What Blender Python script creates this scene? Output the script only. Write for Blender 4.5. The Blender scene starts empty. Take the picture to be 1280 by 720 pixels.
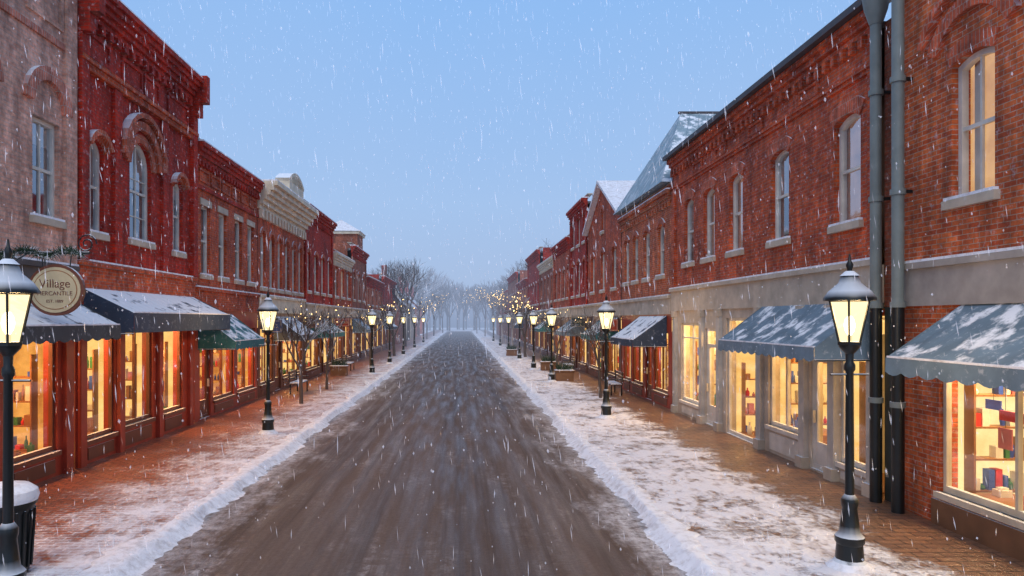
import bpy, bmesh, math, random
from mathutils import Vector, Matrix
from mathutils.geometry import tessellate_polygon
random.seed(7)
R = random.random
def U(a,b): return a+(b-a)*R()
scene = bpy.context.scene
COL = scene.collection

# ------------------------------------------------------------------ materials
class NT:
    def __init__(s,name):
        s.m=bpy.data.materials.new(name); s.m.use_nodes=True; s.t=s.m.node_tree; s.t.nodes.clear()
    def n(s,typ,**k):
        nd=s.t.nodes.new(typ)
        for a,b in k.items(): setattr(nd,a,b)
        return nd
    def l(s,a,b): s.t.links.new(a,b)
    def setin(s,nd,i,v):
        if isinstance(v,bpy.types.NodeSocket): s.l(v,nd.inputs[i])
        else: nd.inputs[i].default_value=v
    def math(s,op,a,b=0.0,clamp=False):
        nd=s.n('ShaderNodeMath',operation=op); nd.use_clamp=clamp
        s.setin(nd,0,a); s.setin(nd,1,b); return nd.outputs[0]
    def pos(s):
        return s.n('ShaderNodeNewGeometry').outputs['Position']
    def sep(s,v):
        nd=s.n('ShaderNodeSeparateXYZ'); s.l(v,nd.inputs[0]); return nd.outputs
    def scale(s,v,sc):
        nd=s.n('ShaderNodeVectorMath',operation='MULTIPLY'); s.l(v,nd.inputs[0]); nd.inputs[1].default_value=sc; return nd.outputs[0]
    def noise(s,v,sc,det=3,rough=.55):
        nd=s.n('ShaderNodeTexNoise'); s.l(v,nd.inputs['Vector']); nd.inputs['Scale'].default_value=sc
        nd.inputs['Detail'].default_value=det; nd.inputs['Roughness'].default_value=rough; return nd.outputs['Fac']
    def mr(s,v,a,b,c=0.0,d=1.0):
        nd=s.n('ShaderNodeMapRange'); s.setin(nd,0,v)
        for i,x in enumerate((a,b,c,d)): s.setin(nd,i+1,x)
        return nd.outputs[0]
    def mix(s,f,a,b,mode='MIX'):
        nd=s.n('ShaderNodeMix',data_type='RGBA',blend_type=mode)
        s.setin(nd,0,f)
        s.setin(nd,6,a if not isinstance(a,tuple) else (*a[:3],1)); s.setin(nd,7,b if not isinstance(b,tuple) else (*b[:3],1))
        return nd.outputs[2]
    def out(s,sh,painted_haze=True):
        o=s.n('ShaderNodeOutputMaterial')
        if painted_haze:  # painted haze: bluish emission mixed into the surface, stronger down the street
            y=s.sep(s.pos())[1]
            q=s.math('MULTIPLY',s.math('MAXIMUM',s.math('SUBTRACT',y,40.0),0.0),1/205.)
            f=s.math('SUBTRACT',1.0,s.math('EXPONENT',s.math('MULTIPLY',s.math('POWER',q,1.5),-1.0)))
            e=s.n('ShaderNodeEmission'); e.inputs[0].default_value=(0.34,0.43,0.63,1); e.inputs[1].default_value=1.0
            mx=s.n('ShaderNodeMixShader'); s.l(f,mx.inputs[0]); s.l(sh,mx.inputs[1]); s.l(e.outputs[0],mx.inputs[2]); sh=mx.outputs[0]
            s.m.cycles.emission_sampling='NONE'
        s.l(sh,o.inputs[0]); return s.m
    def surf(s,col,rough=.8,height=None,bump=.3,dist=.01,snow=0.0,metal=0.0,dust=0.0,spec=.5,painted_haze=True):
        P=s.pos()
        c=col if not isinstance(col,tuple) else None
        if c is None:
            rgb=s.n('ShaderNodeRGB'); rgb.outputs[0].default_value=(*col[:3],1); c=rgb.outputs[0]
            nv=s.mr(s.noise(P,2.3,4),.3,.7,.76,1.17)
            hs=s.n('ShaderNodeHueSaturation'); s.l(c,hs.inputs['Color']); s.l(nv,hs.inputs['Value']); c=hs.outputs[0]
        rg=rough
        if dust>0:
            dm=s.mr(s.noise(P,9,5,.7),.57,.68,0,dust); c=s.mix(dm,c,(.75,.78,.85))
        if snow>0:
            nz=s.sep(s.n('ShaderNodeNewGeometry').outputs['Normal'])[2]
            m=s.math('MULTIPLY',s.mr(nz,.3,.75),s.mr(s.noise(P,2.5,5,.6),.62-snow*.45,.72-snow*.45),True)
            c=s.mix(m,c,(.85,.88,.93))
            if not isinstance(rough,bpy.types.NodeSocket): rg=s.mr(m,0,1,rough,.85)
        p=s.n('ShaderNodeBsdfPrincipled'); s.l(c,p.inputs['Base Color']); s.setin(p,'Roughness',rg)
        p.inputs['Metallic'].default_value=metal; p.inputs['Specular IOR Level'].default_value=spec
        if height is not None:
            b=s.n('ShaderNodeBump'); b.inputs['Strength'].default_value=bump; b.inputs['Distance'].default_value=dist
            s.l(height,b.inputs['Height']); s.l(b.outputs[0],p.inputs['Normal'])
        return s.out(p.outputs[0],painted_haze)

def brick(name,c1,c2,mort,dust=.35,bw=.225,rh=.075):
    t=NT(name); P=t.pos(); x,y,z=t.sep(P)[:3]
    cv=t.n('ShaderNodeCombineXYZ'); t.l(t.math('ADD',x,y),cv.inputs[0]); t.l(z,cv.inputs[1])
    b=t.n('ShaderNodeTexBrick'); t.l(cv.outputs[0],b.inputs['Vector'])
    b.inputs['Color1'].default_value=(*c1,1); b.inputs['Color2'].default_value=(*c2,1); b.inputs['Mortar'].default_value=(*mort,1)
    b.inputs['Scale'].default_value=1; b.inputs['Brick Width'].default_value=bw; b.inputs['Row Height'].default_value=rh
    b.inputs['Mortar Size'].default_value=.007; b.inputs['Mortar Smooth'].default_value=.3; b.inputs['Bias'].default_value=-.1
    n1=t.mr(t.noise(P,.7,5),.3,.7,.62,1.3)
    n2=t.mr(t.noise(t.scale(P,(3,3,.5)),1.2,4),.35,.7,1.14,.6)
    n3=t.mr(t.noise(P,7,4,.7),.3,.7,.62,1.4)
    hs=t.n('ShaderNodeHueSaturation'); t.l(b.outputs['Color'],hs.inputs['Color']); hs.inputs['Saturation'].default_value=1.08
    t.l(t.math('MULTIPLY',t.math('MULTIPLY',n1,n2),n3),hs.inputs['Value'])
    h=t.math('SUBTRACT',t.math('MULTIPLY',t.noise(P,25,3),.5),b.outputs['Fac'])
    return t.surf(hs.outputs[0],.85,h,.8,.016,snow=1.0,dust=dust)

M={}
M['brick_red']=brick('brick_red',(.60,.130,.060),(.40,.068,.038),(.38,.2,.15),.4)
M['brick_orange']=brick('brick_orange',(.64,.175,.078),(.44,.09,.044),(.50,.33,.25),.3)
M['brick_dark']=brick('brick_dark',(.50,.058,.04),(.36,.038,.03),(.30,.08,.06),.32)
M['brick_beige']=brick('brick_beige',(.74,.43,.33),(.60,.31,.235),(.56,.42,.36),.2)
M['brick_brown']=brick('brick_brown',(.42,.13,.078),(.30,.09,.055),(.32,.18,.13),.3)
M['arch_brick']=brick('arch_brick',(.60,.15,.085),(.44,.10,.055),(.46,.30,.24),.4,.075,.22)
M['arch_beige']=brick('arch_beige',(.62,.24,.17),(.5,.18,.13),(.5,.4,.36),.2,.075,.22)
def simple(name,c,rough=.7,snow=0.,metal=0.,dust=0.,bumpsc=18,bump=.25,spec=.5):
    t=NT(name); h=t.noise(t.pos(),bumpsc,4)
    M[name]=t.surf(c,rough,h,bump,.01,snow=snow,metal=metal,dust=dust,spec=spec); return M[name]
simple('limestone',(.54,.45,.35),.85,1,dust=.25)
simple('cream_trim',(.70,.60,.45),.6,1,dust=.15)
simple('grey_trim',(.50,.46,.41),.6,1,dust=.15)
simple('white_frame',(.68,.64,.57),.5,1)
simple('dark_cornice',(.07,.06,.065),.6,1)
simple('redpaint',(.38,.052,.026),.45,1,spec=.5)
simple('brownpaint',(.17,.055,.03),.45,1)
simple('greenpaint',(.035,.06,.06),.45,1)
simple('iron',(.014,.017,.018),.38,.8,metal=.2)
simple('pipe',(.20,.23,.22),.5,.9,metal=.0)
simple('awning_slate',(.15,.22,.28),.75,.22,dust=.35,bumpsc=5)
simple('awning_navy',(.03,.05,.09),.75,.6,dust=.15,bumpsc=5)
simple('awning_teal',(.03,.15,.17),.75,.38,dust=.3,bumpsc=5)
simple('awning_grey',(.05,.055,.065),.75,.58,dust=.2,bumpsc=5)
simple('roofing',(.12,.12,.13),.8,1.3)
simple('metalroof',(.24,.33,.38),.5,.3,dust=.3)
simple('signcream',(.62,.52,.32),.5)
simple('wood',(.20,.095,.045),.6,.9)
simple('bark',(.10,.075,.065),.9,.6,bumpsc=30)
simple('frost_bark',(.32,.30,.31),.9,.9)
simple('dark_room',(.06,.055,.06),.9)
simple('blind',(.60,.54,.45),.8)
simple('concrete',(.40,.355,.32),.85,1.0)
simple('kerb_stone',(.30,.26,.24),.85,1.2)
simple('evergreen',(.03,.06,.03),.9,.7)
simple('signblue',(.05,.09,.2),.5)
for nm,c in (('it_red',(.7,.03,.025)),('it_blue',(.04,.10,.5)),('it_white',(.85,.8,.7)),('it_green',(.05,.22,.08)),('it_wood',(.34,.15,.06)),('it_pink',(.65,.2,.2))):
    simple(nm,c,.5)
def snowmat():
    t=NT('snow'); P=t.pos(); h=t.math('ADD',t.noise(P,3.5,7,.65),t.math('MULTIPLY',t.noise(P,22,3,.6),.25)); f=t.noise(P,6,5,.7)
    c=t.mix(t.mr(f,.46,.66,0,.7),(.88,.88,.93),(.52,.48,.48))
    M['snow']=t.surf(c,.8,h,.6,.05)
snowmat()
def glass(name,tint,fac):
    t=NT(name); tr=t.n('ShaderNodeBsdfTransparent'); tr.inputs[0].default_value=(*tint,1)
    gl=t.n('ShaderNodeBsdfGlossy'); gl.inputs['Roughness'].default_value=.04; gl.inputs[0].default_value=(.85,.9,1,1)
    b=t.n('ShaderNodeBump'); b.inputs['Strength'].default_value=.12; b.inputs['Distance'].default_value=.02
    t.l(t.noise(t.pos(),1.7,2),b.inputs['Height']); t.l(b.outputs[0],gl.inputs['Normal'])
    mx=t.n('ShaderNodeMixShader'); mx.inputs[0].default_value=fac
    t.l(tr.outputs[0],mx.inputs[1]); t.l(gl.outputs[0],mx.inputs[2])
    M[name]=t.out(mx.outputs[0],False)
glass('glass',(.85,.88,.92),.36); glass('shopglass',(.98,.96,.93),.07)
def emis(name,c,st,var=True,scale=2.0,lo=.45,hi=1.15,dark=None):
    t=NT(name); P=t.pos(); e=t.n('ShaderNodeEmission'); e.inputs[0].default_value=(*c,1); e.inputs[1].default_value=st
    if var:
        n=t.mr(t.noise(P,scale,4,.6),.32,.68,0,1)
        col=t.mix(n,dark or tuple(x*lo for x in c),tuple(x*hi for x in c)); t.l(col,e.inputs[0])
    t.m.cycles.emission_sampling='NONE' if var else 'AUTO'
    M[name]=t.out(e.outputs[0],False)
emis('room_glow_yellow',(1.0,.66,.23),1.2,dark=(.92,.50,.13))  # shop room walls glow by emission, standing in for lamplight on them
emis('room_glow_cream',(1.0,.80,.38),1.3,dark=(1.0,.68,.27))
emis('room_glow_orange',(1.0,.44,.09),1.0,dark=(.6,.19,.03))
emis('curtain_glow',(1.0,.60,.26),.78,scale=1.2,dark=(.72,.36,.17))  # bright and dim curtains emit light themselves, in place of lit rooms behind
emis('curtain_dim_glow',(.46,.26,.17),.8,scale=1.2,dark=(.18,.11,.09))
emis('bulb',(1.0,.78,.42),14,False)
emis('fairy',(1.0,.66,.26),5,False)
M['fairy'].cycles.emission_sampling='NONE'; M['bulb'].cycles.emission_sampling='NONE'
def lampglass():
    t=NT('lampglass'); e=t.n('ShaderNodeEmission'); e.inputs[0].default_value=(1,.80,.42,1); e.inputs[1].default_value=2.0
    tr=t.n('ShaderNodeBsdfTransparent'); mx=t.n('ShaderNodeMixShader'); mx.inputs[0].default_value=.5
    t.l(tr.outputs[0],mx.inputs[1]); t.l(e.outputs[0],mx.inputs[2]); t.m.cycles.emission_sampling='NONE'
    M['lampglass']=t.out(mx.outputs[0],False)
lampglass()
def flake():
    t=NT('falling_snow'); d=t.n('ShaderNodeBsdfDiffuse'); d.inputs[0].default_value=(.95,.95,.97,1)
    tl=t.n('ShaderNodeBsdfTranslucent'); tl.inputs[0].default_value=(.95,.95,.97,1)
    a=t.n('ShaderNodeAddShader'); t.l(d.outputs[0],a.inputs[0]); t.l(tl.outputs[0],a.inputs[1])
    tr=t.n('ShaderNodeBsdfTransparent'); mx=t.n('ShaderNodeMixShader'); mx.inputs[0].default_value=.21
    t.l(tr.outputs[0],mx.inputs[1]); t.l(a.outputs[0],mx.inputs[2]); M['flake']=t.out(mx.outputs[0],False)
flake()

def roadmat():
    t=NT('wet_asphalt'); P=t.pos(); X=t.sep(P)[0]
    st=t.noise(t.scale(P,(5.0,.05,1)),1.0,6,.7)
    st2=t.noise(t.scale(P,(1.0,.03,1)),1.0,3,.5)
    pt=t.noise(t.scale(P,(1,.3,1)),1.3,6,.7); fine=t.noise(P,14,4,.75); grit=t.noise(P,60,2); spk=t.noise(P,5,6,.8)
    c=t.mix(t.mr(st,.35,.65),(.072,.043,.030),(.165,.105,.074))
    c=t.mix(t.mr(st2,.42,.62,0,.5),c,(.21,.135,.098))
    c=t.mix(t.mr(fine,.35,.68,0,.6),c,(.075,.046,.034))
    sn=t.math('MULTIPLY',t.mr(pt,.48,.7),t.mr(st,.42,.6),True)
    c=t.mix(t.math('MULTIPLY',sn,t.mr(spk,.45,.58,.0,.6)),c,(.52,.46,.44))
    ed=t.math('ABSOLUTE',t.math('ADD',X,.62)); em=t.math('ADD',ed,t.mr(pt,.3,.7,-.9,.6))
    edm=t.math('MULTIPLY',t.mr(em,2.6,3.7,0,1),t.mr(spk,.38,.58,.1,1.0))
    c=t.mix(edm,c,(.70,.67,.69))
    rough=t.mr(t.noise(t.scale(P,(2.5,.2,1)),1.5,5),.35,.65,.34,.75)
    h=t.math('ADD',t.math('MULTIPLY',fine,.8),t.math('ADD',t.math('MULTIPLY',grit,.4),t.math('MULTIPLY',st,.4)))
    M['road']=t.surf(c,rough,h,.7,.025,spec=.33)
roadmat()
def walkmat(name,side):
    t=NT(name); P=t.pos(); X,Y,Z=t.sep(P)[:3]
    b=t.n('ShaderNodeTexBrick'); t.l(P,b.inputs['Vector'])
    sc=(.26,.12) if side<0 else (.36,.18)
    a,bb,m=((.46,.155,.09),(.32,.105,.065),(.12,.07,.06)) if side<0 else ((.32,.17,.105),(.22,.12,.08),(.09,.06,.05))
    b.inputs['Color1'].default_value=(*a,1); b.inputs['Color2'].default_value=(*bb,1); b.inputs['Mortar'].default_value=(*m,1)
    b.inputs['Scale'].default_value=1; b.inputs['Brick Width'].default_value=sc[0]; b.inputs['Row Height'].default_value=sc[1]; b.inputs['Mortar Size'].default_value=.014
    n=t.noise(P,1.1,7,.68); f=t.noise(P,9,5,.7); foot=t.noise(t.scale(P,(1.6,1,1)),3.4,3)
    if side>0: e=t.mr(X,5.2,6.7,0,1)
    else: e=t.mr(X,-5.2,-7.3,0,1)
    v=t.math('ADD',t.math('MULTIPLY',e,-.36 if side>0 else -.34),t.math('ADD',t.math('MULTIPLY',n,.75),t.math('MULTIPLY',f,.32)))
    lo=.385 if side>0 else .36
    v=t.math('SUBTRACT',v,t.math('MULTIPLY',b.outputs['Fac'],-.11 if side<0 else -.03))
    v=t.math('SUBTRACT',v,t.mr(foot,.56,.68,0,.09))
    sm=t.mr(v,lo,lo+(.13 if side>0 else .22),0,.97)
    dirty=t.mix(t.mr(foot,.5,.64,0,.6),(.87,.86,.91),(.52,.44,.43))
    c=t.mix(sm,b.outputs['Color'],dirty)
    rough=t.mr(sm,0,1,.28,.85)
    h=t.math('ADD',t.math('MULTIPLY',sm,1.0),t.math('ADD',t.math('MULTIPLY',f,.7),t.math('MULTIPLY',foot,-1.4)))
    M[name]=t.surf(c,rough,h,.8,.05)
walkmat('walk_right',1); walkmat('walk_left',-1)

# ------------------------------------------------------------------ mesh builder
class Thing:
    def __init__(s,name): s.name=name; s.p={}; s.extra=[]
    def part(s,nm,mat,smooth=False):
        if nm not in s.p: s.p[nm]=dict(v=[],f=[],m=M[mat],s=smooth)
        return s.p[nm]
    def add(s,nm,mat,vs,fs,smooth=False):
        q=s.part(nm,mat,smooth); o=len(q['v']); q['v']+= [tuple(v) for v in vs]; q['f']+=[tuple(i+o for i in f) for f in fs]
    def box(s,nm,mat,x0,x1,y0,y1,z0,z1):
        vs=[(x,y,z) for x in (x0,x1) for y in (y0,y1) for z in (z0,z1)]
        s.add(nm,mat,vs,[(0,1,3,2),(4,6,7,5),(0,4,5,1),(2,3,7,6),(0,2,6,4),(1,5,7,3)])
    def lathe(s,nm,mat,cx,cy,prof,n=16,smooth=True,rot=0):
        vs=[];fs=[]
        for r,z in prof:
            for i in range(n):
                a=2*math.pi*i/n+rot; vs.append((cx+r*math.cos(a),cy+r*math.sin(a),z))
        for k in range(len(prof)-1):
            for i in range(n):
                j=(i+1)%n; fs.append((k*n+i,k*n+j,(k+1)*n+j,(k+1)*n+i))
        fs.append(tuple(range(n))); fs.append(tuple((len(prof)-1)*n+i for i in range(n)))
        s.add(nm,mat,vs,fs,smooth)
    def tube(s,nm,mat,a,b,r0,r1,n=6):
        a=Vector(a);b=Vector(b);d=(b-a)
        if d.length<1e-6: return
        d.normalize(); up=Vector((0,0,1)) if abs(d.z)<.9 else Vector((1,0,0)); e=d.cross(up).normalized(); g=d.cross(e)
        vs=[];
        for c,r in ((a,r0),(b,r1)):
            for i in range(n):
                t=2*math.pi*i/n; vs.append(c+e*(r*math.cos(t))+g*(r*math.sin(t)))
        fs=[(i,(i+1)%n,n+(i+1)%n,n+i) for i in range(n)]+[tuple(range(n)),tuple(range(n,2*n))]
        s.add(nm,mat,vs,fs,n>4)
    def done(s,recalc=True):
        e=bpy.data.objects.new(s.name,None); COL.objects.link(e)
        for k,q in s.p.items():
            me=bpy.data.meshes.new(k); me.from_pydata(q['v'],[],q['f']); me.materials.append(q['m'])
            if recalc:
                bm=bmesh.new(); bm.from_mesh(me); bmesh.ops.recalc_face_normals(bm,faces=bm.faces); bm.to_mesh(me); bm.free()
            if q['s']:
                for p in me.polygons: p.use_smooth=True
                try: me.set_sharp_from_angle(angle=math.radians(35))
                except Exception: pass
            o=bpy.data.objects.new(k,me); COL.objects.link(o); o.parent=e
        for o in s.extra: o.parent=e
        return e

def single(name,mat,vs,fs,smooth=False):
    me=bpy.data.meshes.new(name); me.from_pydata([tuple(v) for v in vs],[],fs); me.materials.append(M[mat])
    if smooth:
        for p in me.polygons: p.use_smooth=True
    o=bpy.data.objects.new(name,me); COL.objects.link(o); return o

ITS=['it_red','it_blue','it_white','it_green','it_wood','it_pink','it_white','it_wood']
# ------------------------------------------------------------------ building kit
def arch_poly(u0,u1,z0,zs,rise,n=10):
    pts=[(u0,z0),(u1,z0)]
    if rise<=0: return pts+[(u1,zs),(u0,zs)]
    a=(u1-u0)/2; c=(u0+u1)/2; Rr=(a*a+rise*rise)/(2*rise); cz=zs+rise-Rr; ph=math.asin(min(1,a/Rr))
    for i in range(n+1):
        t=ph-2*ph*i/n; pts.append((c+Rr*math.sin(t),cz+Rr*math.cos(t)))
    return pts
class Bld(Thing):
    def __init__(s,side,y0,y1,H,wall='brick_red',name='brick_building',xf=None,depth=12,base='limestone',zb=(3.5,4.15),basewall='redpaint',room='room_glow_yellow'):
        super().__init__(name); s.s=side; s.y0=y0;s.y1=y1;s.H=H;s.wall=wall;s.xf=xf if xf is not None else (7.2 if side>0 else -8.0)
        s.depth=depth; s.base=base; s.zb=zb; s.bw=basewall; s.up=[]; s.lo=[]; s.room=room; s.wins=[]; s.shops=[]
        s.top=None; s.framemat='white_frame'; s.archmat='arch_brick'; s.shopframe='brownpaint'
    def X(s,d): return s.xf+s.s*d
    def b(s,nm,mat,d0,d1,u0,u1,z0,z1):
        xa,xb=sorted((s.X(d0),s.X(d1))); s.box(nm,mat,xa,xb,u0,u1,z0,z1)
    def poly(s,nm,mat,pts,d):
        tri=tessellate_polygon([[Vector((u,z,0)) for u,z in pts]])
        s.add(nm,mat,[(s.X(d),u,z) for u,z in pts],[tuple(t) for t in tri])
    def wallholes(s,nm,mat,outer,holes,d=0,rev=.28):
        pl=[outer]+holes; tri=tessellate_polygon([[Vector((u,z,0)) for u,z in p] for p in pl])
        allp=[p for q in pl for p in q]
        s.add(nm,mat,[(s.X(d),u,z) for u,z in allp],[tuple(t) for t in tri])
        for p in holes:
            n=len(p); vs=[(s.X(d),u,z) for u,z in p]+[(s.X(d+rev),u,z) for u,z in p]
            s.add(nm+'_reveal',mat,vs,[(i,(i+1)%n,n+(i+1)%n,n+i) for i in range(n)])
    def win(s,u0,u1,z0,zs,rise=0,lit=0,hood=.22,muntin=False,cross=False,proud=.05):
        pts=arch_poly(u0,u1,z0,zs,rise); s.up.append(pts)
        cu=(u0+u1)/2; cz=(z0+zs+rise)/2; fw=.075
        hw=(u1-u0)/2; hh=(zs+rise-z0)/2
        inn=[(cu+(u-cu)*(1-fw/hw),cz+(z-cz)*(1-fw/hh)) for u,z in pts]; n=len(pts)
        for da,db in ((.10,.16),):
            vs=[(s.X(da),u,z) for u,z in pts]+[(s.X(da),u,z) for u,z in inn]+[(s.X(db+.04),u,z) for u,z in inn]
            fs=[(i,(i+1)%n,n+(i+1)%n,n+i) for i in range(n)]+[(n+i,n+(i+1)%n,2*n+(i+1)%n,2*n+i) for i in range(n)]
            s.add('window_frames',s.framemat,vs,fs)
        zm=z0+(zs+rise-z0)*.5
        s.b('window_sashes',s.framemat,.12,.17,u0+fw,u1-fw,zm-.03,zm+.03)
        if muntin or cross:
            s.b('window_sashes',s.framemat,.125,.165,cu-.018,cu+.018,z0+fw,zm-.03); s.b('window_sashes',s.framemat,.125,.165,cu-.018,cu+.018,zm+.03,zs+rise*.9-fw*.6)
        if cross:
            for zz in ((z0+zm)/2,(zm+zs)/2):
                s.b('window_sashes',s.framemat,.13,.16,u0+fw,cu-.018,zz-.012,zz+.012); s.b('window_sashes',s.framemat,.13,.16,cu+.018,u1-fw,zz-.012,zz+.012)
        s.poly('window_glass_clear' if lit==1 else 'window_glass','shopglass' if lit==1 else 'glass',inn,.155)
        if lit==1:
            s.b('glow_curtains','curtain_glow',.30,.32,u0-.05,u1+.05,z0-.05,zs+rise+.05)
            for k in range(2):
                uu=u0+.16+k*(u1-u0-.32); s.b('curtain_folds','blind',.27,.29,uu-.06,uu+.06,z0,zs+rise)
        elif lit==2:
            s.b('dim_glow_curtains','curtain_dim_glow',.30,.32,u0-.05,u1+.05,z0-.05,zs+rise+.05)
            s.b('curtain_drapes','blind',.22,.25,u0,u0+.12,z0,zs); s.b('curtain_drapes','blind',.22,.25,u1-.12,u1,z0,zs)
        else:
            f=random.choice((.25,.45,.5,.0,.6))
            if f: s.b('blinds','blind',.20,.22,u0,u1,zs+rise-f*(zs+rise-z0),zs+rise)
            s.b('curtain_drapes','blind',.24,.26,u0,u0+.13,z0,zs); s.b('curtain_drapes','blind',.24,.26,u1-.13,u1,z0,zs)
        s.b('sills','limestone',-.09,.10,u0-.1,u1+.1,z0-.13,z0)
        s.b('sill_snow','snow',-.08,.09,u0-.07,u1+.07,z0+.001,z0+.045)
        if hood:
            if rise>0: s.ring(u0,u1,zs,rise,hood,proud)
            else: s.b('lintels','limestone',-.03,.02,u0-.1,u1+.1,zs+.002,zs+.2)
    def ring(s,u0,u1,zs,rise,w,proud,n=12,mat=None,nm='window_arches'):
        a=(u1-u0)/2;c=(u0+u1)/2; Rr=(a*a+rise*rise)/(2*rise); cz=zs+rise-Rr; ph=math.asin(min(1,a/Rr))
        vs=[];fs=[]
        for i in range(n+1):
            t=-ph+2*ph*i/n
            for r,d in ((Rr,.01),(Rr,-proud),(Rr+w,-proud),(Rr+w,.01)): vs.append((s.X(d),c+r*math.sin(t),cz+r*math.cos(t)))
        for i in range(n):
            for k in range(3): fs.append((i*4+k,i*4+k+1,i*4+k+5,i*4+k+4))
        fs+= [(0,1,2,3),(4*n,4*n+1,4*n+2,4*n+3)]
        s.add(nm,mat or s.archmat,vs,fs)
    def shop(s,u0,u1,z0,z1,mull=1,door=False,fr=None,transom=True):
        fr=fr or s.shopframe; s.lo.append([(u0,z0),(u1,z0),(u1,z1),(u0,z1)])
        w=.07
        s.b('shop_frames',fr,.06,.14,u0,u0+w,z0,z1); s.b('shop_frames',fr,.06,.14,u1-w,u1,z0,z1)
        s.b('shop_frames',fr,.062,.138,u0+w,u1-w,z0,z0+w*1.3); s.b('shop_frames',fr,.062,.138,u0+w,u1-w,z1-w,z1)
        for i in range(mull):
            c=u0+(u1-u0)*(i+1)/(mull+1); s.b('shop_frames',fr,.065,.135,c-.025,c+.025,z0+w*1.3,z1-w)
        if transom and not door: s.b('shop_frames',fr,.07,.13,u0+w,u1-w,z1-.48,z1-.44)
        if door:
            s.b('doors',fr,.07,.13,u0+w,u0+w+.12,z0+w*1.3,z1-.55); s.b('doors',fr,.07,.13,u1-w-.12,u1-w,z0+w*1.3,z1-.55)
            s.b('doors',fr,.068,.132,u0+w,u1-w,z1-.55,z1-.45); s.b('doors',fr,.075,.125,u0+w+.12,u1-w-.12,z0+w*1.3,z0+.55)
            s.b('door_handles','cream_trim',.0,.06,u1-w-.09,u1-w-.05,1.1,1.35)
        s.b('shop_glass','shopglass',.095,.102,u0+w,u1-w,z0+w,z1-w)
        s.shops.append((u0,u1,z0,z1,door))
        if z0>.3 :
            s.b('shop_sills',fr,-.07,.05,u0-.04,u1+.04,z0-.09,z0); 
            s.b('bulkhead_panels',fr,-.02,.03,u0+.1,u1-.1,.2,z0-.16)
    def awning(s,u0,u1,zt,zf,proj,mat,val=.22,scal=True):
        X=s.X
        nu=max(2,int((u1-u0)/.35)); nd=6; vs=[];fs=[]
        for i in range(nu*2+1):
            for j in range(nd+1):
                a=i/(nu*2); b=j/nd; sag=-.05*math.sin(math.pi*b)*(.6+.4*math.sin(i*math.pi/2)**2)
                vs.append((X(-.02-(proj-.02)*b),u0+(u1-u0)*a,zt+(zf-zt)*b+sag))
        for i in range(nu*2):
            for j in range(nd): k=i*(nd+1)+j; fs.append((k,k+1,k+nd+2,k+nd+1))
        s.add('awning_'+mat,mat,vs,[f if (s.s>0) else f[::-1] for f in fs])
        vs=[];fs=[]; n=nu*4
        for i in range(n+1):
            u=u0+(u1-u0)*i/n; dz=.05*abs(math.sin(i*math.pi/4)) if scal else 0
            vs+=[(X(-proj-.005),u,zf-.0),(X(-proj-.012),u,zf-val-dz)]
        for i in range(n): fs.append((2*i,2*i+1,2*i+3,2*i+2))
        s.add('awning_valance_'+mat,mat,vs,fs)
        for u in (u0,u1):
            s.add('awning_sides_'+mat,mat,[(X(-.02),u,zt),(X(-proj),u,zf),(X(-proj),u,zf-val),(X(-.02),u,zf-val)],[(0,1,2,3)])
            s.tube('awning_rods','iron',(X(0),u,zf-val-.02),(X(-proj),u,zf-val-.02),.015,.015,5)
        k=int((u1-u0)/1.2)
        for i in range(1,k+1):
            u=u0+(u1-u0)*i/(k+1); s.tube('awning_rods','iron',(X(0),u,zt-.1),(X(-proj),u,zf-.03),.014,.014,5)
        s.b('awning_snow','snow',-proj-.008,-proj+.05,u0+.03,u1-.03,zf+.002,zf+.028)
    def cornice(s,z,steps,mat,h=.12,proud0=.05,dp=.06,dent=None,y0=None,y1=None):
        a=(y0 if y0 is not None else s.y0)+.006; b=(y1 if y1 is not None else s.y1)-.006
        for i in range(steps):
            s.b('cornice_'+mat,mat,-(proud0+dp*i),.02,a,b,z+h*i,z+h*(i+1)-.001)
        if dent:
            sp,dw,dh=dent; n=int((b-a)/sp)
            for i in range(n):
                u=a+(i+.5)*(b-a)/n; s.b('dentils_'+mat,mat,-(proud0+dp*.6),.0,u-dw/2,u+dw/2,z-dh,z-.002)
        s.b('cornice_snow','snow',-(proud0+dp*(steps-1))+.02,.1,a+.02,b-.02,z+h*steps,z+h*steps+.05)
    def rect_relief(s,u0,u1,z0,z1,w=.09,mat=None):
        mat=mat or s.wall
        s.b('relief',mat,-.045,0,u0,u1,z1-w,z1); s.b('relief',mat,-.045,0,u0,u1,z0,z0+w)
        s.b('relief',mat,-.043,0,u0,u0+w,z0+w,z1-w); s.b('relief',mat,-.043,0,u1-w,u1,z0+w,z1-w)
    def goods(s,x0d,x1d,u,z,maxh=.36):
        d=x0d
        while d<x1d-.1:
            w=U(.05,.16); m=random.choice(ITS); h=U(.08,maxh)
            if R()<.85:
                if R()<.4: s.lathe('goods_round_'+m,m,s.X(d+w/2),u+.1,[(w*.3,z),(w*.42,z+h*.3),(w*.36,z+h*.6),(w*.13,z+h*.75),(w*.14,z+h)],8)
                else: s.b('goods_'+m,m,d,d+w*.88,u+.03,u+.17,z,z+h)
            d+=w+U(0,.05)
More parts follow.
